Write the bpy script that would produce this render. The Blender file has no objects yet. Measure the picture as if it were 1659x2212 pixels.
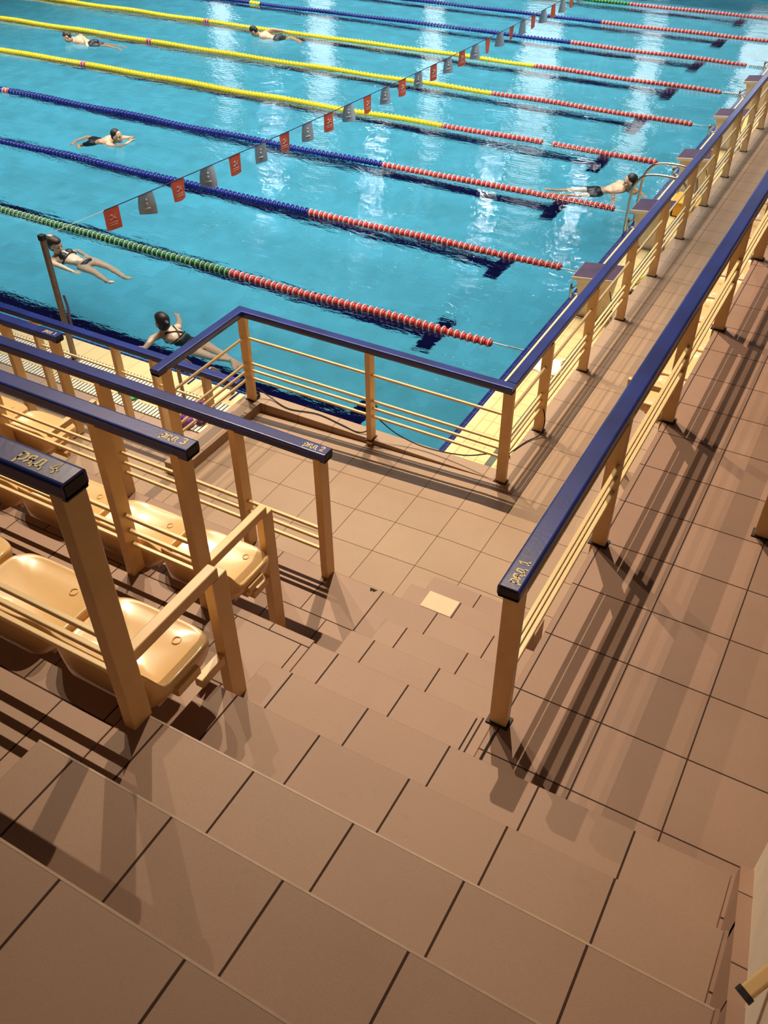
import bpy, math, random
from mathutils import Vector, Matrix
random.seed(7)
sc = bpy.context.scene
COL = sc.collection

# ------------------------------------------------------------------ camera
CAM_LOC = (3.3932, -9.7812, 6.1051)
CAM_R = [[0.871272, 0.490735, -0.00806], [0.316113, -0.57365, -0.755644], [-0.375445, 0.655824, -0.654933]]
cd = bpy.data.cameras.new('camera'); cam = bpy.data.objects.new('camera', cd); COL.objects.link(cam)
cd.sensor_fit = 'VERTICAL'; cd.sensor_height = 36.0; cd.lens = 1931.51 * 36.0 / 2212.0
cd.clip_start = 0.05; cd.clip_end = 300
r = CAM_R
m3 = Matrix(((r[0][0], -r[1][0], -r[2][0]), (r[0][1], -r[1][1], -r[2][1]), (r[0][2], -r[1][2], -r[2][2])))
cam.matrix_world = Matrix.Translation(CAM_LOC) @ m3.to_4x4()
sc.camera = cam

# ------------------------------------------------------------------ view, world, light
sc.view_settings.view_transform = 'Standard'
sc.view_settings.look = 'None'
sc.view_settings.gamma = 1.0
sc.view_settings.use_curve_mapping = False
sc.view_settings.exposure = 0.0
sc.cycles.use_denoising = True
sc.cycles.max_bounces = 8
sc.cycles.transmission_bounces = 6
sc.cycles.caustics_refractive = True
sc.cycles.caustics_reflective = False
sc.cycles.sample_clamp_indirect = 6.0
sc.cycles.blur_glossy = 0.5
w = bpy.data.worlds.new('World'); sc.world = w; w.use_nodes = True
bg = w.node_tree.nodes['Background']
bg.inputs[0].default_value = (1.0, 0.80, 0.66, 1); bg.inputs[1].default_value = 0.024

def spot(name, loc, target, power, color, radius=0.10, size=110, blend=0.6):
    l = bpy.data.lights.new(name, 'SPOT'); l.energy = power; l.color = color
    l.shadow_soft_size = radius; l.spot_size = math.radians(size); l.spot_blend = blend
    o = bpy.data.objects.new(name, l); COL.objects.link(o); o.location = loc
    o.rotation_euler = (Vector(target) - Vector(loc)).to_track_quat('-Z', 'Y').to_euler()
    return o
WARM = (1.0, 0.77, 0.53)
STANDS = (0.7, -4.9, 1.0)
for lx, pw in ((-1.9, 6600), (-6.9, 4600), (-10.6, 2300)):
    spot('hall_lamp', (lx, 1.5, 17.5), STANDS, pw * 1.5, WARM, 0.055, 46, 1.0)
spot('hall_lamp', (-0.8, 10.0, 17.5), (1.8, 5.5, 1.0), 4800, WARM, 0.06, 60, 0.9)  # extra lamp, added to light the far walkway
spot('hall_lamp', (-4.8, 14.0, 17.5), (1.8, 13.0, 1.0), 4000, WARM, 0.06, 60, 0.9)  # second lamp added for the walkway's far end

def area(name, loc, sx, sy, power, color, spread):
    l = bpy.data.lights.new(name, 'AREA'); l.shape = 'RECTANGLE'; l.size = sx; l.size_y = sy
    l.energy = power; l.color = color; l.spread = math.radians(spread)
    o = bpy.data.objects.new(name, l); COL.objects.link(o); o.location = loc
    return o
POOLC = (0.93, 0.98, 1.0)
for ax in (-5.5, -17.0):
    for ay in (3.0, 13.0, 22.0):
        area('pool_ceiling_light', (ax, ay, 9.5), 9.0, 7.0, 930, POOLC, 100)

# ------------------------------------------------------------------ materials
MATS = {}
def nt(name):
    m = bpy.data.materials.new(name); m.use_nodes = True; MATS[name] = m
    return m, m.node_tree, m.node_tree.nodes['Principled BSDF']
def N(t, kind, **kw):
    n = t.nodes.new(kind)
    for k, v in kw.items(): setattr(n, k, v)
    return n
def inp(t, sock, v):
    if isinstance(v, bpy.types.NodeSocket): t.links.new(v, sock)
    else: sock.default_value = v
def math_(t, op, a, b=None, c=None):
    n = N(t, 'ShaderNodeMath', operation=op); inp(t, n.inputs[0], a)
    if b is not None: inp(t, n.inputs[1], b)
    if c is not None: inp(t, n.inputs[2], c)
    return n.outputs[0]
def mixc(t, f, a, b, blend='MIX'):
    n = N(t, 'ShaderNodeMix', data_type='RGBA', blend_type=blend)
    inp(t, n.inputs[0], f); inp(t, n.inputs[6], a); inp(t, n.inputs[7], b)
    return n.outputs[2]
def noise(t, scale, detail=3, rough=0.55, vec=None):
    n = N(t, 'ShaderNodeTexNoise'); n.inputs['Scale'].default_value = scale
    n.inputs['Detail'].default_value = detail; n.inputs['Roughness'].default_value = rough
    if vec is not None: t.links.new(vec, n.inputs['Vector'])
    return n.outputs['Fac']
def ramp(t, f, a, b, ca=(0, 0, 0, 1), cb=(1, 1, 1, 1)):
    n = N(t, 'ShaderNodeValToRGB'); n.color_ramp.elements[0].position = a; n.color_ramp.elements[1].position = b
    n.color_ramp.elements[0].color = ca; n.color_ramp.elements[1].color = cb
    t.links.new(f, n.inputs[0]); return n.outputs[0]
def bump(t, bs, h, strength, dist):
    n = N(t, 'ShaderNodeBump'); n.inputs['Strength'].default_value = strength; n.inputs['Distance'].default_value = dist
    t.links.new(h, n.inputs['Height']); t.links.new(n.outputs[0], bs.inputs['Normal'])
def c4(c): return (c[0], c[1], c[2], 1)

def paint(name, col, rough=0.4, grime=0.25, gscale=9, coat=0.0, metal=0.0, spec=None, bumpy=0.0):
    m, t, b = nt(name)
    p = N(t, 'ShaderNodeNewGeometry').outputs['Position']
    f = ramp(t, noise(t, gscale, 4, 0.6, p), 0.35, 0.75)
    cc = mixc(t, f, c4(col), c4([c * (1 - grime) for c in col]))
    t.links.new(cc, b.inputs['Base Color'])
    b.inputs['Roughness'].default_value = rough; b.inputs['Metallic'].default_value = metal
    b.inputs['Coat Weight'].default_value = coat; b.inputs['Coat Roughness'].default_value = 0.12
    if spec is not None: b.inputs['Specular IOR Level'].default_value = spec
    if bumpy: bump(t, b, noise(t, 60, 2, 0.5, p), bumpy, 0.002)
    return m

def tilemat(name, base, joint, x0, y0, px=0.4, py=0.4, wj=0.0035, yline=True, rough=0.55, vary=0.08, stain=0.25, half=False, grain=0.22):
    m, t, b = nt(name)
    g = N(t, 'ShaderNodeNewGeometry'); p = g.outputs['Position']
    s = N(t, 'ShaderNodeSeparateXYZ'); t.links.new(p, s.inputs[0])
    sn = N(t, 'ShaderNodeSeparateXYZ'); t.links.new(g.outputs['Normal'], sn.inputs[0])
    up = math_(t, 'GREATER_THAN', math_(t, 'ABSOLUTE', sn.outputs[2]), 0.6)
    ay = math_(t, 'DIVIDE', math_(t, 'SUBTRACT', s.outputs[1], y0), py)
    ax = math_(t, 'DIVIDE', math_(t, 'SUBTRACT', s.outputs[0], x0), px)
    if half:
        odd = math_(t, 'MULTIPLY', math_(t, 'MODULO', math_(t, 'ABSOLUTE', math_(t, 'FLOOR', ay)), 2.0), 0.5)
        ax = math_(t, 'ADD', ax, odd)
    def line(a, pitch):
        fr = math_(t, 'FRACT', math_(t, 'ADD', a, 100.0))
        d = math_(t, 'SUBTRACT', 0.5, math_(t, 'ABSOLUTE', math_(t, 'SUBTRACT', fr, 0.5)))
        return math_(t, 'LESS_THAN', math_(t, 'MULTIPLY', d, pitch), wj)
    lx = line(ax, px)
    if yline:
        l = math_(t, 'MAXIMUM', lx, math_(t, 'MULTIPLY', line(ay, py), up))
    else: l = lx
    wn = N(t, 'ShaderNodeTexWhiteNoise', noise_dimensions='3D')
    cb = N(t, 'ShaderNodeCombineXYZ')
    t.links.new(math_(t, 'FLOOR', ax), cb.inputs[0]); t.links.new(math_(t, 'FLOOR', ay), cb.inputs[1])
    t.links.new(math_(t, 'FLOOR', math_(t, 'MULTIPLY', s.outputs[2], 8.0)), cb.inputs[2])
    t.links.new(cb.outputs[0], wn.inputs['Vector'])
    c1 = mixc(t, wn.outputs['Value'], c4(base), c4([base[0] * (1 - vary), base[1] * (1 - vary * 1.1), base[2] * (1 - vary * 1.2)]))
    big = ramp(t, noise(t, 1.7, 4, 0.6, p), 0.42, 0.72)
    c2 = mixc(t, math_(t, 'MULTIPLY', big, stain), c1, c4([base[0] * 0.62, base[1] * 0.56, base[2] * 0.5]))
    fine = noise(t, 420, 1, 0.5, p)
    c3 = mixc(t, math_(t, 'MULTIPLY', ramp(t, fine, 0.35, 0.65), grain), c2, c4([base[0] * 0.45, base[1] * 0.38, base[2] * 0.32]))
    mid = ramp(t, noise(t, 33, 2, 0.5, p), 0.66, 0.74)
    c3 = mixc(t, math_(t, 'MULTIPLY', mid, 0.12), c3, c4([base[0] * 0.5, base[1] * 0.42, base[2] * 0.36]))
    out = mixc(t, l, c3, c4(joint))
    t.links.new(out, b.inputs['Base Color'])
    t.links.new(math_(t, 'MAXIMUM', rough, math_(t, 'MULTIPLY', l, 0.9)), b.inputs['Roughness'])
    hn = math_(t, 'ADD', math_(t, 'MULTIPLY', fine, 0.25), math_(t, 'MULTIPLY', l, -1.0))
    bump(t, b, hn, 0.35, 0.003)
    return m

BROWN = (0.385, 0.248, 0.180); JOINT = (0.045, 0.02, 0.012)
tilemat('step_tile', BROWN, JOINT, 0.13, 0.0, wj=0.0042, yline=False)
tilemat('landing_tile', (0.425, 0.295, 0.195), (0.10, 0.05, 0.025), 0.235, -5.17, wj=0.0028)
tilemat('row_tile', BROWN, JOINT, 0.13, -6.59, wj=0.0035, half=True)
tilemat('terrace_tile', (0.37, 0.230, 0.168), JOINT, 3.02, -7.515, px=0.404, py=0.402, wj=0.0036, vary=0.14, stain=0.35)
tilemat('deck_tile', (0.80, 0.60, 0.27), (0.36, 0.22, 0.08), 0.02, -2.52, px=0.125, py=0.25, wj=0.003, vary=0.05, stain=0.12, grain=0.05, rough=0.35)
tilemat('coping_tile', (0.82, 0.63, 0.30), (0.40, 0.25, 0.10), 0.02, -2.64, px=0.25, py=0.33, wj=0.0025, vary=0.04, stain=0.08, grain=0.04, rough=0.35)
tilemat('navy_tile', (0.012, 0.014, 0.11), (0.03, 0.05, 0.22), 0.0, 0.0, px=0.12, py=0.24, wj=0.004, grain=0.02, rough=0.2)
tilemat('pool_tile', (0.115, 0.50, 0.63), (0.085, 0.41, 0.54), 0.0, 0.0, px=0.25, py=0.25, wj=0.004, vary=0.14, stain=0.35, grain=0.0, rough=0.5)
tilemat('lane_tile', (0.003, 0.004, 0.035), (0.005, 0.007, 0.05), 0.0, 0.0, px=0.125, py=0.125, wj=0.003, grain=0.0, rough=0.5)
for q in ('pool_tile', 'lane_tile'): MATS[q].node_tree.nodes['Principled BSDF'].inputs['Specular IOR Level'].default_value = 0.0
CREAM = (0.82, 0.57, 0.27)
paint('cream_paint', CREAM, 0.38, 0.14, 6, coat=0.15)
paint('bar_paint', (0.88, 0.68, 0.36), 0.32, 0.10, 7, coat=0.2)
paint('seat_plastic', (0.80, 0.55, 0.26), 0.28, 0.06, 5, coat=0.35)
paint('navy_vinyl', (0.013, 0.034, 0.25), 0.32, 0.5, 4, coat=0.25, bumpy=0.15)
paint('black_rubber', (0.012, 0.010, 0.012), 0.6, 0.2)
paint('yellow_lettering', (0.80, 0.66, 0.30), 0.5, 0.3, 30)
paint('steel', (0.55, 0.50, 0.44), 0.22, 0.2, 12, metal=1.0)
paint('pole_steel', (0.28, 0.20, 0.15), 0.4, 0.25, 12, metal=0.4)
paint('white_plastic', (0.80, 0.78, 0.72), 0.4, 0.1)
paint('block_body', (0.78, 0.68, 0.50), 0.5, 0.15)
paint('purple_top', (0.07, 0.035, 0.085), 0.75, 0.45, 7, bumpy=0.6)
paint('grate', (0.85, 0.80, 0.62), 0.45, 0.1)
paint('drain_dark', (0.03, 0.025, 0.02), 0.8, 0.2)
paint('gutter_glass', (0.11, 0.14, 0.10), 0.3, 0.4, 8)
paint('plaster', (0.82, 0.74, 0.62), 0.8, 0.12, 4)
paint('hall_wall', (0.09, 0.10, 0.13), 0.9, 0.1, 1)
paint('float_red', (0.50, 0.04, 0.03), 0.3, 0.2, 20)
paint('float_pink', (0.86, 0.50, 0.44), 0.3, 0.15, 20)
paint('float_yellow', (0.85, 0.62, 0.02), 0.3, 0.15, 20)
paint('float_blue', (0.014, 0.024, 0.20), 0.3, 0.3, 20)
paint('float_green', (0.015, 0.11, 0.03), 0.3, 0.3, 20)
paint('float_pale_green', (0.42, 0.55, 0.30), 0.3, 0.2, 20)
paint('float_lime', (0.18, 0.50, 0.05), 0.3, 0.2, 20)
paint('float_white', (0.75, 0.76, 0.70), 0.3, 0.2, 20)
paint('cord_white', (0.70, 0.66, 0.58), 0.6, 0.1)
paint('cord_navy', (0.02, 0.022, 0.08), 0.6, 0.1)
paint('flag_red', (0.85, 0.13, 0.05), 0.6, 0.15, 14)
paint('flag_grey', (0.36, 0.40, 0.45), 0.6, 0.2, 14)
paint('flag_print', (0.85, 0.72, 0.62), 0.6, 0.1)
paint('cable', (0.008, 0.008, 0.010), 0.5, 0.1)
paint('skin', (0.72, 0.42, 0.24), 0.42, 0.12, 12)
paint('skin_pale', (0.78, 0.52, 0.33), 0.42, 0.10, 12)
paint('hair_dark', (0.018, 0.010, 0.007), 0.5, 0.3, 40, bumpy=0.6)
paint('hair_brown', (0.05, 0.022, 0.010), 0.5, 0.3, 40, bumpy=0.6)
paint('swim_black', (0.010, 0.010, 0.014), 0.5, 0.2)
paint('lips', (0.42, 0.12, 0.08), 0.5, 0.1)
paint('towel_white', (0.85, 0.82, 0.74), 0.8, 0.1)
paint('orange_box', (0.85, 0.42, 0.04), 0.4, 0.1)
paint('lime_tape', (0.70, 0.80, 0.05), 0.5, 0.1)
paint('green_foam', (0.03, 0.34, 0.09), 0.5, 0.1)
paint('purple_foam', (0.22, 0.05, 0.36), 0.5, 0.1)
paint('pale_tile', (0.66, 0.56, 0.36), 0.5, 0.08)
paint('nosing_edge', (0.50, 0.36, 0.26), 0.45, 0.25, 14)
paint('dirt', (0.02, 0.014, 0.01), 0.9, 0.2)
paint('bluish_ribbon', (0.20, 0.22, 0.50), 0.5, 0.1)

# water: real refraction at the surface, ripples as a bump
def watermat():
    m, t, b = nt('water')
    for n in list(t.nodes):
        if n.type == 'BSDF_PRINCIPLED': t.nodes.remove(n)
    out = [n for n in t.nodes if n.type == 'OUTPUT_MATERIAL'][0]
    gl = N(t, 'ShaderNodeBsdfGlass'); gl.inputs['IOR'].default_value = 1.33; gl.inputs['Roughness'].default_value = 0.0
    gl.inputs['Color'].default_value = (0.97, 0.99, 1.0, 1)
    p = N(t, 'ShaderNodeNewGeometry').outputs['Position']
    mp = N(t, 'ShaderNodeMapping'); t.links.new(p, mp.inputs[0]); mp.inputs['Scale'].default_value = (0.75, 1.7, 1.0)
    n1 = noise(t, 1.6, 3, 0.5, mp.outputs[0]); n2 = noise(t, 6.5, 3, 0.55, mp.outputs[0]); n3 = noise(t, 0.35, 2, 0.5, p)
    act = ramp(t, n3, 0.35, 0.7, (0.35, 0.35, 0.35, 1), (1, 1, 1, 1))
    h = math_(t, 'ADD', math_(t, 'MULTIPLY', n1, 1.0), math_(t, 'MULTIPLY', n2, 0.36))
    n4 = noise(t, 19, 2, 0.5, mp.outputs[0]); h = math_(t, 'ADD', h, math_(t, 'MULTIPLY', n4, 0.09))
    h = math_(t, 'MULTIPLY', h, act)
    bn = N(t, 'ShaderNodeBump'); bn.inputs['Strength'].default_value = 1.0; bn.inputs['Distance'].default_value = 0.027
    t.links.new(h, bn.inputs['Height']); t.links.new(bn.outputs[0], gl.inputs['Normal'])
    t.links.new(gl.outputs[0], out.inputs['Surface'])
    return m
watermat()
def emit(name, col, s):
    m, t, b = nt(name)
    b.inputs['Base Color'].default_value = (0.8, 0.8, 0.8, 1)
    b.inputs['Emission Color'].default_value = c4(col); b.inputs['Emission Strength'].default_value = s
emit('bright_window', (0.95, 0.97, 1.0), 1.9)
emit('glint_lamp_glass', (1.0, 0.98, 0.95), 80.0)  # glow of the lamps added for water glints

# ------------------------------------------------------------------ mesh helpers
class MB:
    def __init__(s): s.v = []; s.f = []; s.smooth = []
    def add(s, verts, faces, smooth=False):
        o = len(s.v); s.v += [tuple(v) for v in verts]
        for f in faces: s.f.append(tuple(i + o for i in f)); s.smooth.append(smooth)
        return s
    def box(s, a, b):
        x0, y0, z0 = a; x1, y1, z1 = b
        v = [(x0, y0, z0), (x1, y0, z0), (x1, y1, z0), (x0, y1, z0), (x0, y0, z1), (x1, y0, z1), (x1, y1, z1), (x0, y1, z1)]
        return s.add(v, [(0, 3, 2, 1), (4, 5, 6, 7), (0, 1, 5, 4), (1, 2, 6, 5), (2, 3, 7, 6), (3, 0, 4, 7)])
    def prism(s, poly, z0, z1):
        n = len(poly); v = [(x, y, z0) for x, y in poly] + [(x, y, z1) for x, y in poly]
        f = [tuple(range(n - 1, -1, -1)), tuple(range(n, 2 * n))] + [(i, (i + 1) % n, n + (i + 1) % n, n + i) for i in range(n)]
        return s.add(v, f)
    def sweep(s, pts, prof, up=(0, 0, 1), caps=True, smooth=False, scales=None, miter=True):
        pts = [Vector(p) for p in pts]; n = len(pts); k = len(prof); v = []
        up = Vector(up); prevx = None
        for i, p in enumerate(pts):
            if i == 0: d = pts[1] - p
            elif i == n - 1: d = p - pts[i - 1]
            else:
                d = (pts[i + 1] - p).normalized() + (p - pts[i - 1]).normalized()
            d.normalize()
            X = d.cross(up)
            if X.length < 1e-3: X = prevx or Vector((1, 0, 0))
            X.normalize(); prevx = X; Y = X.cross(d).normalized()
            mit = 1.0
            if miter and 0 < i < n - 1:
                c = abs(d.dot((p - pts[i - 1]).normalized())); mit = 1 / max(c, 0.5)
            sca = scales[i] if scales else 1.0
            for a, b in prof: v.append(p + X * a * sca * mit + Y * b * sca)
        f = []
        for i in range(n - 1):
            for j in range(k):
                a = i * k + j; b = i * k + (j + 1) % k
                f.append((a, b, b + k, a + k))
        o = len(s.v); s.add(v, f, smooth)
        if caps:
            s.f.append(tuple(o + j for j in range(k - 1, -1, -1))); s.smooth.append(False)
            s.f.append(tuple(o + (n - 1) * k + j for j in range(k))); s.smooth.append(False)
        return s
    def tube(s, pts, rad, seg=10, up=(0, 0, 1), scales=None):
        prof = [(rad * math.cos(2 * math.pi * i / seg), rad * math.sin(2 * math.pi * i / seg)) for i in range(seg)]
        return s.sweep(pts, prof, up, True, True, scales)
    def lathe(s, prof, seg=16, axis='x', c=(0, 0, 0)):
        v = []; k = len(prof)
        for i in range(seg):
            a = 2 * math.pi * i / seg
            for h, r_ in prof:
                q = (h, r_ * math.cos(a), r_ * math.sin(a)) if axis == 'x' else (r_ * math.cos(a), r_ * math.sin(a), h)
                v.append((q[0] + c[0], q[1] + c[1], q[2] + c[2]))
        f = [(i * k + j, ((i + 1) % seg) * k + j, ((i + 1) % seg) * k + j + 1, i * k + j + 1) for i in range(seg) for j in range(k - 1)]
        return s.add(v, f, True)
    def mesh(s, name):
        me = bpy.data.meshes.new(name); me.from_pydata(s.v, [], s.f); me.update()
        me.polygons.foreach_set('use_smooth', s.smooth); return me

def put(name, mb, mat, parent=None, bevel=0.0, seg=2):
    me = mb.mesh(name) if isinstance(mb, MB) else mb
    if not me.materials: me.materials.append(MATS[mat])
    o = bpy.data.objects.new(name, me); COL.objects.link(o)
    if parent is not None: o.parent = parent; o.matrix_parent_inverse = parent.matrix_world.inverted()
    if bevel:
        b = o.modifiers.new('bevel', 'BEVEL'); b.width = bevel; b.segments = seg; b.limit_method = 'ANGLE'; b.angle_limit = 0.6
    return o
def tag(o, label, cat, group=None, kind=None):
    if label: o['label'] = label
    if cat: o['category'] = cat
    if group: o['group'] = group
    if kind: o['kind'] = kind
    return o
def thing(name, loc, label, cat, group=None, rz=0.0):
    o = bpy.data.objects.new(name, None); COL.objects.link(o); o.empty_display_size = 0.2
    o.location = loc; o.rotation_euler = (0, 0, rz)
    o.matrix_world = Matrix.Translation(loc) @ Matrix.Rotation(rz, 4, 'Z')
    return tag(o, label, cat, group)
def struct(name, mb, mat, bevel=0.0, label=None, cat='structure'):
    o = put(name, mb, mat, None, bevel); o['kind'] = 'structure'
    if label: o['label'] = label
    o['category'] = cat
    return o
def local(root, mb):
    return mb
def copy_tree(o, parent=None):
    c = o.copy(); COL.objects.link(c)
    if parent is not None: c.parent = parent
    for ch in o.children: copy_tree(ch, c)
    return c
def rrect(w, h, rad, n=4):
    pts = []
    for cx, cy, a0 in ((w / 2 - rad, h / 2 - rad, 0), (-w / 2 + rad, h / 2 - rad, 90), (-w / 2 + rad, -h / 2 + rad, 180), (w / 2 - rad, -h / 2 + rad, 270)):
        for i in range(n + 1):
            a = math.radians(a0 + 90 * i / n); pts.append((cx + rad * math.cos(a), cy + rad * math.sin(a)))
    return pts

# ------------------------------------------------------------------ floors, stairs, terraces
NOSE = [(-5.44, 1.305), (-5.81, 1.56), (-6.19, 1.82), (-6.61, 2.09), (-6.99, 2.36), (-7.35, 2.62), (-7.73, 2.88), (-8.10, 3.14),
        (-8.49, 3.42), (-8.86, 3.68), (-9.23, 3.94), (-9.61, 4.20), (-9.98, 4.46), (-10.36, 4.72), (-10.74, 4.98)]
XL, XR = 1.58, 2.58
WALLX = 3.70
stairs = thing('staircase', (2.0, -5.44, 1.05), 'brown tiled staircase descending towards the pool between the seat rows', 'stairs')
stairs['kind'] = 'structure'
for i, (y, z) in enumerate(NOSE):
    y2 = NOSE[i + 1][0] if i + 1 < len(NOSE) else -11.4
    xl = 1.34 if i < 2 else XL
    xr = XR if z < 2.7 else WALLX
    if i < 2: xl, xr = 1.34, XR - 0.35 if i == 0 else XR - 0.30
    if i == 0: xl = 1.34
    if i == 2: xl, xr = 1.32, XR - 0.05
    if i in (3, 4, 5): xr = XR
    mb = MB(); mb.box((xl, y2 - 0.3, z - 0.30), (xr, y, z))
    st = put('step', mb, 'step_tile', stairs, bevel=0.004)
    if i >= 8:
        e = MB(); e.box((xl + .002, y - 0.006, z - 0.012), (xr - .002, y + 0.0015, z + 0.0008))
        put('worn_sheen_edge', e, 'nosing_edge', st)  # paler lip: edge wear and the nosing's specular line, both put into the colour
pt = MB(); pt.box((1.49, -5.97, 1.558), (1.72, -5.812, 1.5635)); put('replacement_tile', pt, 'pale_tile', stairs.children[1]); 

# left block terraces: level 1.82 / 2.62 / 3.42 with their front faces at the nosings
def terrace(name, x0, x1, y0, y1, z0, z1, mat, **k):
    mb = MB(); mb.box((x0, y0, z0), (x1, y1, z1)); return struct(name, mb, mat, bevel=0.004, **k)
XFAR = -17.0
terrace('floor_row_two', XFAR, 1.325, -7.60, -6.19, 1.0, 1.82, 'row_tile')
terrace('floor_row_three', XFAR, XL - .002, -8.80, -7.335, 1.75, 2.62, 'row_tile')
terrace('floor_row_four', XFAR, XL - .004, -9.90, -8.485, 2.5, 3.419, 'row_tile')
terrace('floor_row_five', XFAR, XL + .02, -11.4, -9.60, 3.3, 4.22, 'row_tile')
# landing: slopes gently down to the left
def landz(x): return 1.05 - 0.040 * max(0.0, 1.15 - x)
mb = MB(); xs = [XFAR, -1.42, 1.15, 2.58]; ys = (-6.25, -3.98)
YL = -5.0
def slab(xa, xb, ya, yb, bottom=-0.3, top=None):
    za, zb = (landz(xa), landz(xb)) if top is None else (top, top)
    v = [(xa, ya, bottom), (xb, ya, bottom), (xb, yb, bottom), (xa, yb, bottom), (xa, ya, za), (xb, ya, zb), (xb, yb, zb), (xa, yb, za)]
    return v, [(0, 3, 2, 1), (4, 5, 6, 7), (0, 1, 5, 4), (1, 2, 6, 5), (2, 3, 7, 6), (3, 0, 4, 7)]
for a in (slab(-1.42, 1.15, -6.25, -3.86), slab(1.15, 2.58, -6.25, -3.86)): mb.add(*a)
mb.add(*slab(XFAR, -1.42, -6.25, YL, top=landz(-1.42)))
struct('floor_landing', mb, 'landing_tile', label='pale brown tiled landing at the foot of the stairs', cat='floor')
# kerb round the platform: level top, floor falls away from it
mb = MB()
mb.box((-1.64, -3.86, 0.1), (1.13, -3.70, 1.052)); mb.box((-1.64, -5.08, 0.1), (-1.42, -3.86, 1.05))
struct('trim_platform_kerb', mb, 'landing_tile', bevel=0.004, cat='kerb', label='low tiled kerb round the corner platform')
# walkway behind the starting blocks
mb = MB(); mb.box((1.13, -3.86, -0.3), (2.60, 27.0, 1.05))
struct('floor_walkway', mb, 'landing_tile', label='long brown tiled walkway behind the starting blocks', cat='floor')
# right terrace and its drop
mb = MB(); mb.box((2.58, -7.60, 0.9), (6.5, 27.0, 2.62))
struct('floor_right_terrace', mb, 'terrace_tile', bevel=0.004, label='brown tiled terrace right of the blue ended rail', cat='floor')
# narrow tile slip and dark gap at the head of the terrace beside the post
mb = MB(); mb.box((2.50, -7.62, 2.618), (2.506, -7.37, 2.6225)); mb.box((2.605, -7.72, 2.618), (2.613, -7.40, 2.6225))
struct('trim_1', mb, 'dirt', cat='joint')

# right hand wall beside the upper steps, with stepped skirting tiles
mb = MB(); mb.box((WALLX + .06, -11.5, 0.9), (WALLX + .30, -7.70, 5.6)); struct('wall_right', mb, 'plaster')
mb = MB()
for i, (y, z) in enumerate(NOSE):
    if z < 2.8: continue
    y2 = NOSE[i + 1][0] if i + 1 < len(NOSE) else -11.4
    mb.box((WALLX, y2 - .02, z), (WALLX + .06, y, z + 0.012))
    v = [(WALLX + .012, y - .40, z), (WALLX + .012, y, z), (WALLX + .012, y, z + .09), (WALLX + .012, y - .40, z + .37)]
    mb.add(v + [(WALLX + .065, b, c) for _, b, c in v], [(3, 2, 1, 0), (4, 5, 6, 7), (2, 3, 7, 6), (1, 2, 6, 5), (0, 1, 5, 4), (3, 0, 4, 7)])
struct('baseboard_right', mb, 'terrace_tile')

# ------------------------------------------------------------------ pool shell, decks, drains
PX0, PY0, PY1, DEP = -51.0, -2.65, 22.6, -1.80
mb = MB(); mb.box((PX0, PY0, DEP - .2), (0, PY1, DEP)); struct('floor_pool', mb, 'pool_tile', label='turquoise tiled pool floor under water', cat='pool floor')
mb = MB(); mb.box((PX0, PY0 - .3, DEP), (0, PY0, 0.075)); struct('wall_pool_near', mb, 'pool_tile')
mb = MB(); mb.box((PX0, PY1, DEP), (0, PY1 + .3, 0.075)); struct('wall_pool_far', mb, 'pool_tile')
mb = MB(); mb.box((0, PY0 - .3, DEP), (.3, PY1 + .3, 0.06)); struct('wall_pool_end', mb, 'pool_tile')
# navy bands at the water line
mb = MB(); mb.box((-0.045, PY0, -0.25), (0.035, PY1, 0.085)); struct('trim_2', mb, 'navy_tile', label='dark navy tile band along the starting end', cat='tile band')
mb = MB(); mb.box((PX0, PY0 - .04, -0.12), (-0.045, PY0 + .012, 0.088)); struct('trim_3', mb, 'navy_tile', label='dark navy tile band along the near pool edge', cat='tile band')
# lane lines with T ends
for k in range(10):
    yc = -1.25 + 2.5 * k
    mb = MB(); mb.box((PX0 + 2, yc - .17, DEP), (-2.12, yc + .17, DEP + .004)); mb.box((-2.12, yc - .5, DEP), (-1.84, yc + .5, DEP + .004))
    o = put('lane_line', mb, 'lane_tile'); o['kind'] = 'structure'; o['category'] = 'lane marking'; o['group'] = 'navy lane markings on the pool floor'
    o['label'] = 'navy tiled lane marking with a crossbar end on the pool floor'
# water surface
mb = MB(); nx, ny = 2, 2
mb.add([(PX0, PY0 + .013, 0), (-.046, PY0 + .013, 0), (-.046, PY1 - .01, 0), (PX0, PY1 - .01, 0)], [(0, 1, 2, 3)])
o = put('water', mb, 'water'); tag(o, 'clear rippled turquoise pool water', 'water', kind='stuff')

# end deck
DZ = 0.10
mb = MB(); mb.box((0.035, PY0 - 1.3, -0.3), (0.13, PY1, DZ)); struct('trim_4', mb, 'coping_tile', cat='coping')
mb = MB(); mb.box((0.13, PY0 - 1.3, -0.3), (0.52, PY1, DZ - .002)); mb.box((0.60, PY0 - 1.3, -0.3), (1.13, PY1, DZ - .002))
struct('floor_end_deck', mb, 'deck_tile', label='yellow tiled deck under the starting blocks', cat='deck')
mb = MB(); mb.box((0.52, PY0 - 1.3, -0.3), (0.60, PY1, DZ - .004)); struct('trim_5', mb, 'gutter_glass', label='grey green strip running along the end deck', cat='gutter')
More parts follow.
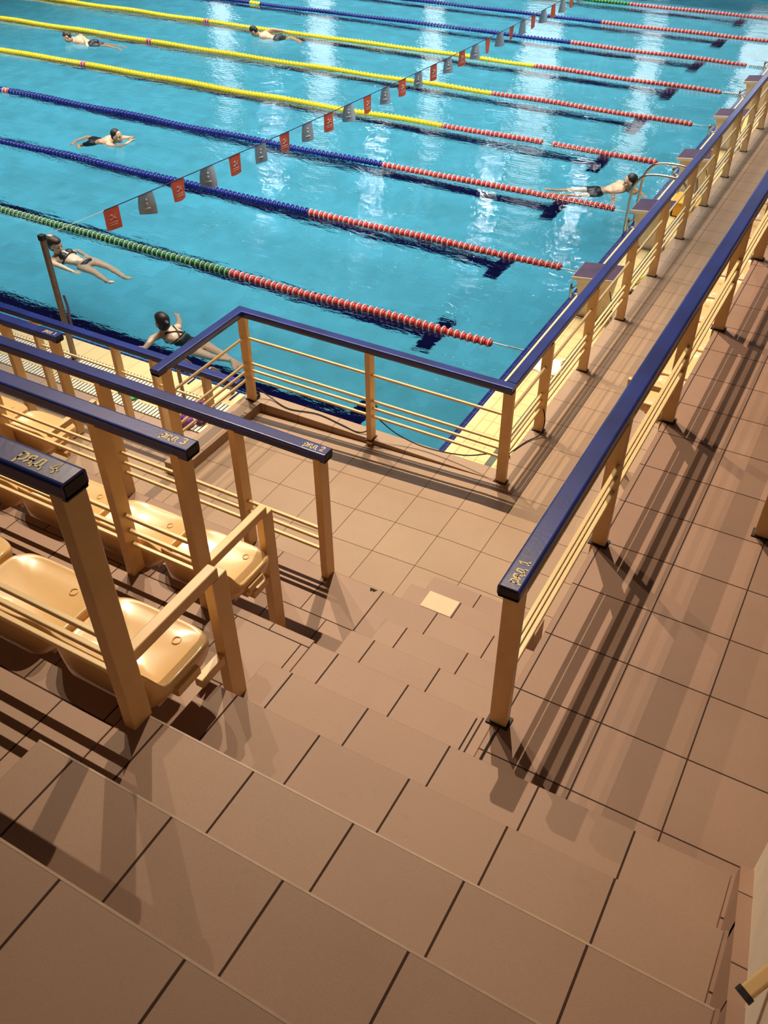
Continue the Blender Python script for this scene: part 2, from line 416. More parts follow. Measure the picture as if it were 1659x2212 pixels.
# near deck
mb = MB(); mb.box((PX0, -2.97, -0.3), (0.035, PY0 - .04, DZ - .001)); struct('trim_6', mb, 'coping_tile', cat='coping', label='smooth yellow coping along the near pool edge')
mb = MB(); mb.box((PX0, -3.42, -0.3), (0.035, -3.16, DZ - .001)); struct('floor_near_deck', mb, 'deck_tile', cat='deck', label='yellow tiled strip between the two drain gratings')
mb = MB(); mb.box((PX0, -5.0, -0.3), (-1.64, -3.60, DZ)); struct('floor_lower', mb, 'landing_tile', cat='floor', label='brown tiled lower floor in front of the first row')
for nm, ya, yb, lab in (('drain_grating', -3.16, -2.97, 'long cream drain grating nearest the pool water'), ('drain_grating', -3.60, -3.42, 'long cream drain grating behind the low front rail')):
    t = thing(nm, (-8, (ya + yb) / 2, DZ - .02), lab, 'drain', 'cream drain gratings along the near deck')
    m1 = MB(); m1.box((-14.0, ya, -0.05), (-1.64, yb, DZ - .035)); put('channel', m1, 'drain_dark', t)
    m2 = MB()
    x = -13.9
    while x < -1.66:
        m2.box((x, ya + .022, DZ - .02), (x + .034, yb - .004, DZ)); x += 0.052
    s_ = put('slats', m2, 'grate', t); s_['kind'] = 'stuff'
# far deck and hall walls (seen only as reflections and at the top edge)
mb = MB(); mb.box((PX0, PY1 + .05, -0.3), (1.13, 30.0, DZ)); struct('floor_far_deck', mb, 'coping_tile', cat='deck')
mb = MB(); mb.box((PX0, 30.0, -0.3), (14, 30.3, 14)); struct('wall_back', mb, 'hall_wall')
for i, (xx, ww, z0, z1) in enumerate(((-29.0, 1.1, 2.5, 8.5), (-23.2, 1.3, 2.5, 9), (-17.0, .9, 2.5, 8.5), (-12.2, 1.6, 2.5, 10), (-7.2, .9, 2.5, 9), (-3.2, 1.7, 2.2, 10), (1.6, 1.0, 2.5, 9))):
    mb = MB(); mb.box((xx, 29.95, z0), (xx + ww, 29.99, z1))
    o = put('window_%d' % (i + 1), mb, 'bright_window'); o['kind'] = 'structure'; o['category'] = 'window'

for i, xx in enumerate((-26.0, -19.5, -13.4, -9.0, -5.0, -0.6, 3.0)):  # added lamps, out of view, that give the water its glints
    t = thing('glint_lamp', (xx, 29.9, 10.6), 'small lamp added high on the far hall wall for water glints', 'glint_lamp', 'lamps added on the far hall wall for water glints')
    mb = MB(); mb.box((xx - .32, 29.78, 10.4), (xx + .32, 29.98, 10.9)); put('housing', mb, 'black_rubber', t)
    mb = MB(); mb.box((xx - .27, 29.765, 10.45), (xx + .27, 29.779, 10.85)); put('lamp_glass', mb, 'glint_lamp_glass', t)

mb = MB(); mb.box((-2.69, -2.88, 0.098), (-2.665, -2.66, 0.106)); mb.box((-3.36, -2.84, 0.098), (-3.335, -2.70, 0.106))
struct('trim_8', mb, 'navy_tile', cat='tile band')

# ------------------------------------------------------------------ railings
GLYPH = {
 '\u0440': (.46, [[(0, -.22), (0, .5)], [(0, .42), (.10, .5), (.24, .49), (.33, .38), (.34, .24), (.30, .08), (.18, .0), (.07, .02), (0, .09)]]),
 '\u044f': (.48, [[(.33, 0), (.33, .5), (.14, .5), (.04, .44), (.02, .36), (.06, .27), (.14, .23), (.33, .23)], [(.17, .23), (.0, 0)]]),
 '\u0434': (.66, [[(.0, -.13), (.0, 0), (.52, 0), (.52, -.13)], [(.08, .0), (.16, .2), (.18, .5), (.41, .5), (.41, .0)]]),
 ' ': (.24, []),
 '1': (.44, [[(.06, .52), (.22, .7), (.22, 0)], [(.08, 0), (.38, 0)]]),
 '2': (.48, [[(.02, .53), (.09, .66), (.22, .7), (.34, .64), (.37, .52), (.32, .38), (.02, 0), (.40, 0)]]),
 '3': (.48, [[(.03, .62), (.12, .69), (.25, .69), (.34, .6), (.33, .46), (.18, .38), (.33, .32), (.38, .19), (.32, .06), (.18, 0), (.03, .06)]]),
 '4': (.48, [[(.30, 0), (.30, .7), (.0, .2), (.42, .2)]])}
CAPW, CAPH = 0.098, 0.060
def cap(parent, pts, hollow_end=None, top=True):
    """pts: top centre line of the blue hand rail"""
    mb = MB(); c = [(x, y, z - CAPH / 2) for x, y, z in pts]
    mb.sweep(c, rrect(CAPW, CAPH, 0.014), smooth=False)
    o = put('handrail', mb, 'navy_vinyl', parent)
    # black underside sleeve and end plug
    m2 = MB(); c2 = [(x, y, z - CAPH + 0.004) for x, y, z in pts]; m2.sweep(c2, rrect(CAPW * .9, 0.020, 0.005))
    put('underside_strip', m2, 'black_rubber', o)
    return o
def post(parent, x, y, z0, z1, along, wide=0.092, thin=0.052, foot=True):
    mb = MB(); a, b = (thin, wide) if along == 'x' else (wide, thin)
    mb.box((x - a / 2, y - b / 2, z0), (x + a / 2, y + b / 2, z1))
    o = put('post', mb, 'cream_paint', parent, bevel=0.005)
    if foot:
        f = MB(); f.box((x - a / 2 - .012, y - b / 2 - .012, foot - .001), (x + a / 2 + .012, y + b / 2 + .012, foot + .008))
        put('foot_gasket', f, 'black_rubber', o)
    return o
def bars(parent, p, q, zs, sz=0.022, off=(0, 0)):
    for z in zs:
        mb = MB(); a = Vector((p[0] + off[0], p[1] + off[1], z)); b = Vector((q[0] + off[0], q[1] + off[1], z))
        mb.sweep([a, b], rrect(sz, sz, 0.004, 2)); put('bar', mb, 'bar_paint', parent)
def lettering(parent, s, x, y, z, rz, size):
    """flat painted letters on top of a hand rail"""
    M = Matrix.Translation((x, y, z)) @ Matrix.Rotation(rz, 4, 'Z'); cx = 0; wd = size * .13
    for ch in s:
        adv, strokes = GLYPH[ch]
        if strokes:
            mb = MB()
            for st in strokes:
                P_ = [M @ Vector(((cx + a) * size, b * size, 0)) for a, b in st]
                d0 = (P_[0] - P_[1]).normalized() * wd * .45; d1 = (P_[-1] - P_[-2]).normalized() * wd * .45
                P_[0] = P_[0] + d0; P_[-1] = P_[-1] + d1
                mb.sweep(P_, [(-wd / 2, -.0008), (wd / 2, -.0008), (wd / 2, .0008), (-wd / 2, .0008)], miter=False)
            put('letter', mb, 'yellow_lettering', parent)
        cx += adv
def armrest(parent, x, y0, y1, ztop, zfloor, sgn=1, mid=None):
    """square tube arm from a rail post towards the pool, with a leg at its end"""
    mb = MB(); mb.box((x - .024, min(y0, y1), ztop - .055), (x + .024, max(y0, y1), ztop)); put('armrest', mb, 'cream_paint', parent, bevel=.005)
    mb = MB(); mb.box((x - .026, y1 - .046, zfloor), (x + .026, y1 + .046, ztop - .05)); o = put('leg', mb, 'cream_paint', parent, bevel=.005)
    if mid:
        mb = MB(); mb.box((x - .02, y1 - .20, mid - .05), (x + .02, y1 - .046, mid)); put('brace', mb, 'cream_paint', parent, bevel=.004)

# rails of the left block (run along the pool's long side)
def row_rail(label, cap_x1, y, ztop, zedge, zfloor, posts, barz, text, tx, size, arm=None, xleft=-16.0, rail='row_railing'):
    t = thing(rail, (posts[0], y, zfloor), label, 'railing')
    cap(t, [(xleft, y, ztop), (cap_x1, y, ztop)])
    plug = MB(); plug.box((cap_x1 + .0005, y - CAPW * .40, ztop - CAPH * .82), (cap_x1 + .003, y + CAPW * .40, ztop - CAPH * .2)); put('end_plug', plug, 'black_rubber', t)
    for x in posts: post(t, x, y, zfloor, ztop - CAPH + .01, 'x', foot=False)
    ps = sorted(posts)
    for a, b in zip(ps[:-1], ps[1:]): bars(t, (a + .026, y), (b - .026, y), barz)
    if text: lettering(t, text, tx, y - size * .24, ztop + .0005, 0.0, size)
    if arm: armrest(t, *arm)
    return t
def many(first, second, step, n): return [first, second] + [second - step * (i + 1) for i in range(n)]
YR4, YR3, YR2, YR1, YF = -8.52, -7.382, -6.225, -5.03, -3.85
row_rail('blue capped rail lettered row four, nearest rail at lower left with bent open end', 1.675, YR4, 4.560, 3.42, 3.415,
         [1.635, 0.30, -1.0, -2.3, -3.6, -4.9], (3.651, 3.745, 3.842), 'ряд 4', 1.475, 0.064, (1.575, YR4, -7.95, 3.68, 2.62, 1, 3.20))
row_rail('blue capped rail lettered row three, second rail up from the lower left', 1.02, YR3, 3.690, 2.62, 2.615,
         [0.94, 0.43, -0.86, -2.1, -3.4, -4.7, -6.0], (2.831, 2.927, 3.030), 'ряд 3', 0.850, 0.060, (0.945, YR3, -6.85, 2.905, 1.82, 1, 2.40))
row_rail('blue capped rail lettered row two standing over the tiled landing', 0.975, YR2, 2.872, 1.82, 1.815,
         [0.915, 0.275, -0.85, -2.1, -3.35, -4.6, -5.9, -7.2], (2.03, 2.12, 2.21), 'ряд 2', 0.81, 0.060)
row_rail('short seen blue capped rail lettered row one at the left edge', -2.68, YR1, 2.062, 1.05, 0.96,
         [-2.76, -3.40, -4.65, -5.9, -7.2, -8.5], (1.18, 1.28, 1.38), 'ряд 1', -2.85, 0.060)
row_rail('front blue capped rail at the drain gratings beside the pole', -1.66, YF, 1.225, 0.1, 0.1,
         [-2.10, -2.80, -3.34, -4.55, -5.8, -7.1, -8.4, -9.7], (0.56, 0.70, 0.84), None, 0, 0, rail='deck_railing')
# platform rail: left side, front side and on along the walkway
t = thing('pool_railing', (1.19, -3.83, 1.05), 'long blue capped rail round the corner platform and on behind the starting blocks', 'railing')
ZP = 2.055
cap(t, [(-1.55, -5.06, ZP), (-1.55, -3.83, ZP), (1.239, -3.83, ZP)])
for x, y, al in ((-1.545, -4.93, 'y'), (-1.53, -3.84, 'y'), (-0.14, -3.84, 'x')): post(t, x, y, 1.0, ZP - CAPH + .01, al, foot=1.05)
BZ = (1.31, 1.40, 1.48, 1.76)
bars(t, (-1.53, -4.90), (-1.53, -3.88), BZ)
bars(t, (-1.50, -3.84), (-0.165, -3.84), BZ); bars(t, (-0.115, -3.84), (1.16, -3.84), BZ)
# the same rail carries on along the walkway
cap(t, [(1.19, -3.7805, ZP), (1.19, 26.0, ZP)])
pys = [-3.84, -2.95, -1.72, -0.48, 0.76] + [2.0 + 1.245 * i for i in range(19)]
for y in pys: post(t, 1.205, y, 1.0, ZP - CAPH + .01, 'y', foot=1.05)
for a, b in zip(pys[:-1], pys[1:]): bars(t, (1.205, a + .026), (1.205, b - .026), BZ)
# rail on the right terrace
t = thing('terrace_railing', (2.62, -7.32, 2.62), 'blue capped rail lettered row one beside the stairs and right terrace', 'railing')
ZT = 3.60
cap(t, [(2.605, -7.43, ZT), (2.605, 14.0, ZT)])
plug = MB(); plug.box((2.605 - CAPW * .4, -7.433, ZT - CAPH * .82), (2.605 + CAPW * .4, -7.4305, ZT - CAPH * .2)); put('end_plug', plug, 'black_rubber', t)
pys = [-7.33, -5.93, -4.55, -3.15, -1.75] + [-.35 + 1.4 * i for i in range(10)]
for i, y in enumerate(pys): post(t, 2.60, y, 2.6 if i == 0 else 1.05, ZT - CAPH + .01, 'y', wide=.085, foot=2.62)
for a, b in zip(pys[:-1], pys[1:]): bars(t, (2.625, a + .026), (2.625, b - .026), (3.02, 3.12, 3.20, 3.46))
lettering(t, 'ряд 1', 2.605 + .018, -7.395, ZT + .0005, math.pi / 2, 0.060)
# railing post further right on the terrace
t = thing('second_terrace_railing', (3.40, -5.42, 2.62), 'cream rail post at the right edge of the terrace', 'railing')
for y in (-5.42, -4.0): post(t, 3.405, y, 2.62, 4.4, 'y', wide=.10, foot=2.62)
cap(t, [(3.405, -5.55, 4.44), (3.405, -2.0, 4.44)])
bars(t, (3.405, -5.39), (3.405, -4.03), (3.35, 3.45))
# handrail end at the lower right corner
t = thing('wall_handrail', (3.72, -8.55, 3.68), 'short cream bar end with black cap at the right wall', 'handrail')
mb = MB(); mb.sweep([(3.712, -8.60, 3.80), (3.86, -8.36, 3.93)], rrect(.036, .036, .008)); put('bar', mb, 'cream_paint', t)
mb = MB(); mb.sweep([(3.706, -8.61, 3.795), (3.714, -8.597, 3.802)], rrect(.044, .044, .01)); put('end_cap', mb, 'black_rubber', t)

# ------------------------------------------------------------------ seats
def seat_meshes():
    a, b, n = 0.256, 0.205, 5.0; seg = 56
    def sup(t, aa, bb):
        c, s = math.cos(t), math.sin(t)
        return aa * math.copysign(abs(c) ** (2 / n), c), bb * math.copysign(abs(s) ** (2 / n), s)
    def zt(x, y, r_):
        back = max(0.0, min(1.0, (-y / b - 0.45) / 0.52)); back = back * back * (3 - 2 * back)
        dish = -0.022 * (1 - (x / a) ** 2) * max(0, 1 - abs(y / b) ** 2)
        front = -0.02 * max(0, y / b - .6) / .4
        return dish + 0.150 * back + 0.012 * r_ ** 6 + front
    rings = []
    for r_ in (0.12, 0.3, 0.5, 0.68, 0.82, 0.91, 0.955): rings.append([(x, y, zt(x, y, r_)) for x, y in (sup(2 * math.pi * i / seg, a * r_, b * r_) for i in range(seg))])
    def rim(off, dz, k=1.0): return [(x * k, y * k, zt(x, y, 1) + dz) for x, y in (sup(2 * math.pi * i / seg, a * off, b * off) for i in range(seg))]
    rings.append(rim(.985, -.004)); rings.append(rim(1.0, -.018))
    def skirt(k, z):
        out = []
        for i in range(seg):
            x, y = sup(2 * math.pi * i / seg, a * k, b * k)
            z0 = zt(x, y, 1) - .018
            out.append((x, y, z0 + (z - z0) * 1.0 if z0 > z else z))
        return out
    def lower(f, k):
        out = []
        for i in range(seg):
            x, y = sup(2 * math.pi * i / seg, a * k, b * k); z0 = zt(x, y, 1) - .018
            zb = -0.090 + 0.03 * (x / a) ** 2 * (1 if y < 0 else 0)
            out.append((x, y, z0 + (zb - z0) * f))
        return out
    rings += [lower(.35, .995), lower(.7, .975), lower(1.0, .945), lower(1.02, .925)]
    mb = MB(); v = [(0, 0, zt(0, 0, 0))]; f = []
    for rg in rings: v += rg
    for i in range(seg): f.append((0, 1 + i, 1 + (i + 1) % seg))
    for k in range(len(rings) - 1):
        for i in range(seg):
            a0 = 1 + k * seg + i; a1 = 1 + k * seg + (i + 1) % seg; f.append((a0, a0 + seg, a1 + seg, a1))
    mb.add(v, f, True); shell = mb.mesh('shell')
    # moulded ring mark at the front corner and recessed slot at the back
    m2 = MB(); 
    ring = [(0.125 + .018 * math.cos(t), 0.105 + .018 * math.sin(t), zt(.125, .105, .6) + .0025) for t in [2 * math.pi * i / 20 for i in range(21)]]
    m2.tube(ring, 0.0022, 6); rm = m2.mesh('ring_mark')
    m3_ = MB()
    for s_ in (-1, 1): m3_.box((s_ * .25 - .02, -.07, -.075), (s_ * .25 + .021, .06, -.035))
    m3_.box((-.2, -.12, -.128), (.2, .12, -.085)); br = m3_.mesh('bracket')
    m4 = MB(); m4.box((-.028, -b * .93, .122), (.028, -b * .93 + .022, .128)); sl = m4.mesh('slot')
    return shell, rm, br
S_SHELL, S_RING, S_BRK = seat_meshes()
for me, mt in ((S_SHELL, 'seat_plastic'), (S_RING, 'cream_paint'), (S_BRK, 'cream_paint')): me.materials.append(MATS[mt])
proto_seat = None
def seat(x, y, z, rz, label, group):
    global proto_seat
    if proto_seat is None:
        r_ = bpy.data.objects.new('stadium_seat', None); COL.objects.link(r_); r_.empty_display_size = .2
        for nm, me in (('shell', S_SHELL), ('ring_mark', S_RING), ('bracket', S_BRK)):
            c = bpy.data.objects.new(nm, me); COL.objects.link(c); c.parent = r_
        proto_seat = r_
    else: r_ = copy_tree(proto_seat)
    r_.location = (x, y, z); r_.rotation_euler = (0, 0, rz)
    return tag(r_, label, 'seat', group)
ORD = ['first', 'second', 'third', 'fourth', 'fifth', 'sixth', 'seventh', 'eighth', 'ninth', 'tenth', 'eleventh', 'twelfth', 'thirteenth', 'fourteenth', 'fifteenth', 'sixteenth', 'seventeenth', 'eighteenth', 'nineteenth', 'twentieth']
SW = 0.545
def beam(p, q, z, label):
    d = Vector(q) - Vector(p); mb = MB(); mb.sweep([(p[0], p[1], z), (q[0], q[1], z)], rrect(.045, .045, .006, 2))
    o = put('seat_beam', mb, 'cream_paint'); return tag(o, label, 'beam')
for i in range(5): seat(1.395 - SW * i, -8.268, 3.435, 0, 'glossy cream moulded seat, %s from the stairs in front of the row four rail' % ORD[i], 'cream seats in front of the row four rail')
for i in range(6): seat(0.785 - SW * i, -7.115, 2.64, 0, 'glossy cream moulded seat, %s from the stairs in front of the row three rail' % ORD[i], 'cream seats in front of the row three rail')
for i in range(4): seat(-2.05 - SW * i, -5.96, 1.84, 0, 'cream moulded seat, %s from the right in front of the row two rail' % ORD[i], 'cream seats in front of the row two rail')
for i in range(14): seat(2.30, -2.92 + SW * i, 1.80, math.pi / 2, 'cream moulded seat beside the walkway, %s from the near end of its row' % ORD[i], 'cream seats along the right walkway')
beam((1.60, -8.27), (-1.4, -8.27), 3.285, 'cream steel beam under the seats of the row four rail')
beam((1.0, -7.125), (-2.8, -7.125), 2.49, 'cream steel beam under the seats of the row three rail')
beam((-1.75, -5.98), (-4.3, -5.98), 1.69, 'cream steel beam under the seats of the row two rail')
beam((2.30, -3.15), (2.30, 5.2), 1.65, 'cream steel beam under the seats beside the walkway')
t = thing('seat_end_frame', (-1.66, -6.0, 1.0), 'cream square armrest frame left of the landing under the row two rail', 'armrest frame')
armrest(t, -1.66, -6.17, -5.66, 2.07, 0.95)
t = thing('seat_end_frame', (2.3, -3.2, 1.05), 'cream square armrest frame at the near end of the walkway seats', 'armrest frame')
mb = MB(); mb.box((2.00, -3.185, 1.945), (2.545, -3.14, 2.0)); put('armrest', mb, 'cream_paint', t, bevel=.005)
mb = MB(); mb.box((2.00, -3.19, 1.05), (2.09, -3.135, 1.95)); put('leg', mb, 'cream_paint', t, bevel=.005)

# ------------------------------------------------------------------ lane ropes
def float_mesh(rim, body, seg=12):
    mb = MB()
    mb.lathe([(-.046, .022), (-.042, .050), (-.010, .060), (-.010, .022)], seg)
    nb = len(mb.f)
    mb.lathe([(-.009, .02), (-.009, .071), (-.005, .077), (.005, .077), (.009, .071), (.009, .02)], seg)
    nr = len(mb.f)
    mb.lathe([(.012, .022), (.012, .060), (.040, .050), (.044, .022)], seg)
    me = mb.mesh('lane_float'); me.materials.append(MATS[body]); me.materials.append(MATS[rim])
    for i, p in enumerate(me.polygons):
        p.material_index = 1 if nb <= i < nr else 0
    return me
FL = {'red': float_mesh('float_pink', 'float_red'), 'blue': float_mesh('float_blue', 'float_blue'), 'yellow': float_mesh('float_yellow', 'float_yellow'),
      'green': float_mesh('float_pale_green', 'float_green'), 'lime': float_mesh('float_lime', 'float_green'), 'white': float_mesh('float_white', 'float_white')}
PITCH = 0.096
ROPES = [('green', 'green and red', 'nearest the platform'), ('blue', 'blue and red', 'second from the platform'), ('blue', 'blue and red', 'third from the platform, ending by the far ladder'),
         ('yellow', 'yellow and red', 'nearest yellow one, with a gap in its red floats'), ('yellow', 'yellow and red', 'middle one of the three yellow ropes'), ('yellow', 'yellow and red', 'farthest of the three yellow ropes'),
         ('blue', 'blue and red', 'just beyond the yellow ropes'), ('blue', 'blue and red', 'second beyond the yellow ropes'), ('lime', 'green and pink', 'farthest across the pool')]
for k, (colr, cn, where) in enumerate(ROPES):
    y = 2.5 * k; rnd = random.Random(k)
    t = thing('lane_rope', (0, y, 0.02), '%s lane rope, %s' % (cn, where), 'lane rope', 'lane ropes floating across the pool')
    mb = MB(); mb.tube([(0.0, y, 0.03), (-0.5, y, 0.02), (-30, y, 0.02)], 0.008, 6); put('cable', mb, 'cord_white', t)
    mb = MB()
    pts = [(-0.30 + .17 * i / 60, y + .012 * math.cos(i), .028 + .012 * math.sin(i)) for i in range(61)]
    mb.tube(pts, .003, 5); put('tension_spring', mb, 'steel', t)
    off = 0
    x = -0.56
    def wav(x): return 0.035 * math.sin(x * .5 + k) + .012 * math.sin(x * 1.9 + 2 * k)
    n = 0; rest = {}
    while x > -30:
        c = 'red' if x > -5.06 + (.2 if k == 0 else 0) else colr
        if -15.15 < x < -14.9: c = 'red' if colr in ('yellow', 'blue') else c
        if k == 6 and -15.3 < x < -14.9: c = 'yellow'
        if k == 3 and -2.86 < x < -2.62: x -= PITCH; continue
        wob = rnd.uniform(-1, 1)
        M = Matrix.Translation((x, y + wav(x), 0.012 + .008 * math.sin(x * 2.3 + k))) @ Matrix.Rotation(wob * .10, 4, 'Z') @ Matrix.Rotation(wob * .08, 4, 'Y')
        if n < 100:
            o = bpy.data.objects.new('float', FL[c]); COL.objects.link(o); o.parent = t
            o.matrix_parent_inverse = t.matrix_world.inverted(); o.matrix_basis = M
        else: rest.setdefault(c, []).append(M)
        n += 1; x -= PITCH
    mb = MB(); mats = []; mi = []
    for c, ml in rest.items():
        src = FL[c]; vs = [v.co.copy() for v in src.vertices]; fs = [tuple(p.vertices) for p in src.polygons]; ms = [p.material_index for p in src.polygons]
        base = len(mats); mats += [src.materials[0], src.materials[1]]
        for M in ml:
            mb.add([M @ v for v in vs], fs, True); mi += [base + q for q in ms]
    me = mb.mesh('far_floats')
    for m_ in mats: me.materials.append(m_)
    me.polygons.foreach_set('material_index', mi)
    o = put('far_floats', me, 'float_blue', t); o['kind'] = 'stuff'
    if k in (5, 6, 3, 7):
        mb = MB()
        for j in range(9 if k != 3 else 3): mb.lathe([(-.014, .01), (-.010, .034), (.010, .034), (.014, .01)], 10, 'x', (-0.10 - .042 * j, y, .02))
        o = put('small_end_floats', mb, 'float_white', t); o['kind'] = 'stuff'

# ------------------------------------------------------------------ pennant line and its pole
def sag(y):
    s_ = (y + 3.07) / 28.6
    return 1.73 - 0.55 * (1 - (1 - min(1, s_ * 1.55)) ** 2) + .012
t = thing('pennant_line', (-5, -3.05, 1.7), 'string of small red and grey swimming pennants across the pool', 'pennants')
mb = MB(); mb.tube([(-5, -3.0 + .2 * i, sag(-3.0 + .2 * i)) for i in range(6)], .004, 5); put('white_cord', mb, 'cord_white', t)
mb = MB(); mb.tube([(-5, -2.05 + .5 * i, sag(-2.05 + .5 * i)) for i in range(56)], .007, 5); put('cord', mb, 'cord_navy', t)
fy = -1.93; j = 0; rnd = random.Random(3)
while fy < 22:
    red = j % 2 == 0; zt_ = sag(fy); W_, H_ = (.270, .275)
    tw = rnd.uniform(-.25, .1) if red else rnd.uniform(-.9, -.3)
    nu, nv = 7, 7; V = []; F_ = []
    ph = rnd.uniform(0, 6)
    def cp(u, v, e):
        a = (u - .5) * W_ * (1 - .13 * v); sgz = -H_ * v - .012 * v * (4 * (u - .5) ** 2 * -1 + 1)
        fo = .018 * v * math.sin(3.2 * u + ph) + e
        ca, sa = math.cos(tw * v), math.sin(tw * v)
        return (-5 - sa * a + fo * ca, fy + ca * a + fo * sa, sag(fy + a) + sgz)
    for e in (-.0012, .0012):
        for a_ in range(nu):
            for b_ in range(nv): V.append(cp(a_ / (nu - 1), b_ / (nv - 1), e))
    q = nu * nv
    for a_ in range(nu - 1):
        for b_ in range(nv - 1):
            i0 = a_ * nv + b_; F_.append((i0, i0 + nv, i0 + nv + 1, i0 + 1)); F_.append((q + i0, q + i0 + 1, q + i0 + nv + 1, q + i0 + nv))
    mb = MB(); mb.add(V, F_, True); pn = put('pennant', mb, 'flag_red' if red else 'flag_grey', t)
    pn['label'] = 'red pennant with white swimmer sign' if red else 'grey pennant with pale print'
    if j < 18:
        mb = MB()
        def pr(u, v): return cp(u, v, .004)
        def stroke(pts, r_): mb.tube([pr(*p) for p in pts], r_, 5, up=(1, 0, 0))
        if red:
            stroke([(.30, .50), (.42, .52), (.58, .42), (.46, .30), (.36, .34)], .005); stroke([(.58, .42), (.72, .50)], .005)
            stroke([(.66, .355), (.685, .36)], .009)
            stroke([(.22, .66), (.80, .66)], .003); stroke([(.24, .76), (.78, .76)], .003)
        else:
            stroke([(.5, .26), (.5, .34)], .012); stroke([(.46, .42), (.52, .52)], .014); stroke([(.30, .70), (.66, .70)], .008)
        put('print', mb, 'flag_print', pn)
    fy += 0.638; j += 1
t = thing('flag_pole', (-5.0, -3.07, .1), 'slim square brass coloured pole standing on the near pool edge', 'pole')
mb = MB(); mb.box((-5.028, -3.098, .1), (-4.972, -3.042, 1.74)); put('shaft', mb, 'pole_steel', t, bevel=.004)
mb = MB(); mb.box((-5.036, -3.106, 1.70), (-4.964, -3.034, 1.765)); put('top_cap', mb, 'black_rubber', t, bevel=.004)
mb = MB(); mb.box((-4.97, -3.03, 1.71), (-4.90, -2.99, 1.75)); put('cord_cleat', mb, 'cord_white', t, bevel=.004)
mb = MB(); mb.box((-5.07, -3.14, .1), (-4.93, -3.0, .112)); put('base_plate', mb, 'pole_steel', t)

# ------------------------------------------------------------------ starting blocks
def block():
    r_ = bpy.data.objects.new('starting_block', None); COL.objects.link(r_); r_.empty_display_size = .2
    def slab_(x0, x1, y, z0, z1, th):
        return [(x0, -y, z0 - th), (x1, -y, z1 - th), (x1, y, z1 - th), (x0, y, z0 - th), (x0, -y, z0), (x1, -y, z1), (x1, y, z1), (x0, y, z0)]
    F6 = [(0, 3, 2, 1), (4, 5, 6, 7), (0, 1, 5, 4), (1, 2, 6, 5), (2, 3, 7, 6), (3, 0, 4, 7)]
    mb = MB(); mb.add(slab_(.135, .695, .245, .700, .765, .055), F6); put('platform', mb, 'block_body', r_, bevel=.008)
    mb = MB(); mb.add(slab_(.142, .688, .238, .7035, .7685, .006), F6); put('non_slip_top', mb, 'purple_top', r_, bevel=.002)
    # pedestal flaring to the top
    mb = MB(); mb.add([(.25, -.15, .10), (.58, -.15, .10), (.58, .15, .10), (.25, .15, .10), (.19, -.19, .66), (.66, -.19, .70), (.66, .19, .70), (.19, .19, .66)], F6)
    put('pedestal', mb, 'block_body', r_, bevel=.012)
    mb = MB(); mb.box((.22, -.20, .10), (.64, .20, .118)); put('base_plate', mb, 'steel', r_, bevel=.003)
    g_ = MB(); g_.tube([(.075, 0, .27), (.075, 0, .47)], .017, 10); o = put('grip', g_, 'steel', r_)
    g_ = MB(); g_.tube([(.075, 0, .40), (.21, -.09, .53)], .012, 8); put('upper_strut', g_, 'steel', o)
    g_ = MB(); g_.tube([(.075, 0, .33), (.24, .04, .33)], .012, 8); put('lower_strut', g_, 'steel', o)
    g_ = MB()
    for s_ in (-1, 1): g_.lathe([(-.012, 0), (-.012, .022), (.012, .022), (.012, 0)], 10, 'z', (.28, s_ * .2, .55))
    g_ = MB(); g_.tube([(.62, -.12, .60), (.70, -.13, .35), (.72, -.12, .12)], .006, 6); put('cable', g_, 'cable', r_)
    return r_
b0 = block()
BW = ['nearest to the corner platform', 'second from the platform, beside the far ladder', 'third from the platform, just past the far ladder', 'fourth from the platform', 'fifth from the platform',
      'sixth from the platform', 'seventh from the platform', 'eighth from the platform', 'ninth and farthest from the platform']
for i in range(9):
    o = b0 if i == 0 else copy_tree(b0)
    o.location = (0.0, 1.22 + 2.5 * i, 0)
    tag(o, 'purple topped starting block, %s' % BW[i], 'starting block', 'starting blocks along the end of the pool')

# ------------------------------------------------------------------ ladders
def smooth_path(pts, n=6):
    out = []; P = [Vector(p) for p in pts]
    for i in range(len(P) - 1):
        p0 = P[max(i - 1, 0)]; p1 = P[i]; p2 = P[i + 1]; p3 = P[min(i + 2, len(P) - 1)]
        for j in range(n):
            t_ = j / n
            out.append(.5 * ((2 * p1) + (-p0 + p2) * t_ + (2 * p0 - 5 * p1 + 4 * p2 - p3) * t_ ** 2 + (-p0 + 3 * p1 - 3 * p2 + p3) * t_ ** 3))
    out.append(P[-1]); return out
t = thing('pool_ladder', (.4, 4.3, .1), 'tall steel pool ladder by the second starting block', 'ladder')
for yy in (4.02, 4.56):
    mb = MB(); mb.tube(smooth_path([(-.045, yy, -1.1), (-.045, yy, 0), (-.035, yy, .62), (.0, yy, .86), (.12, yy, 1.02), (.30, yy, 1.07), (.55, yy, 1.07), (.72, yy, 1.02), (.81, yy, .88), (.83, yy, .6), (.83, yy, .1)]), .021, 10, up=(0, 1, 0)); put('handrail', mb, 'steel', t)
    mb = MB(); mb.lathe([(0, .021), (0, .045), (.012, .045), (.018, .021)], 14, 'z', (.83, yy, .1)); put('flange', mb, 'steel', t)
for z in (-.25, -.55, -.85):
    mb = MB(); mb.box((-.085, 4.02, z - .012), (-.005, 4.56, z + .012)); put('tread', mb, 'steel', t)
t = thing('pool_ladder', (-2.95, -2.9, .1), 'low steel pool ladder behind the front rail near the platform', 'ladder')
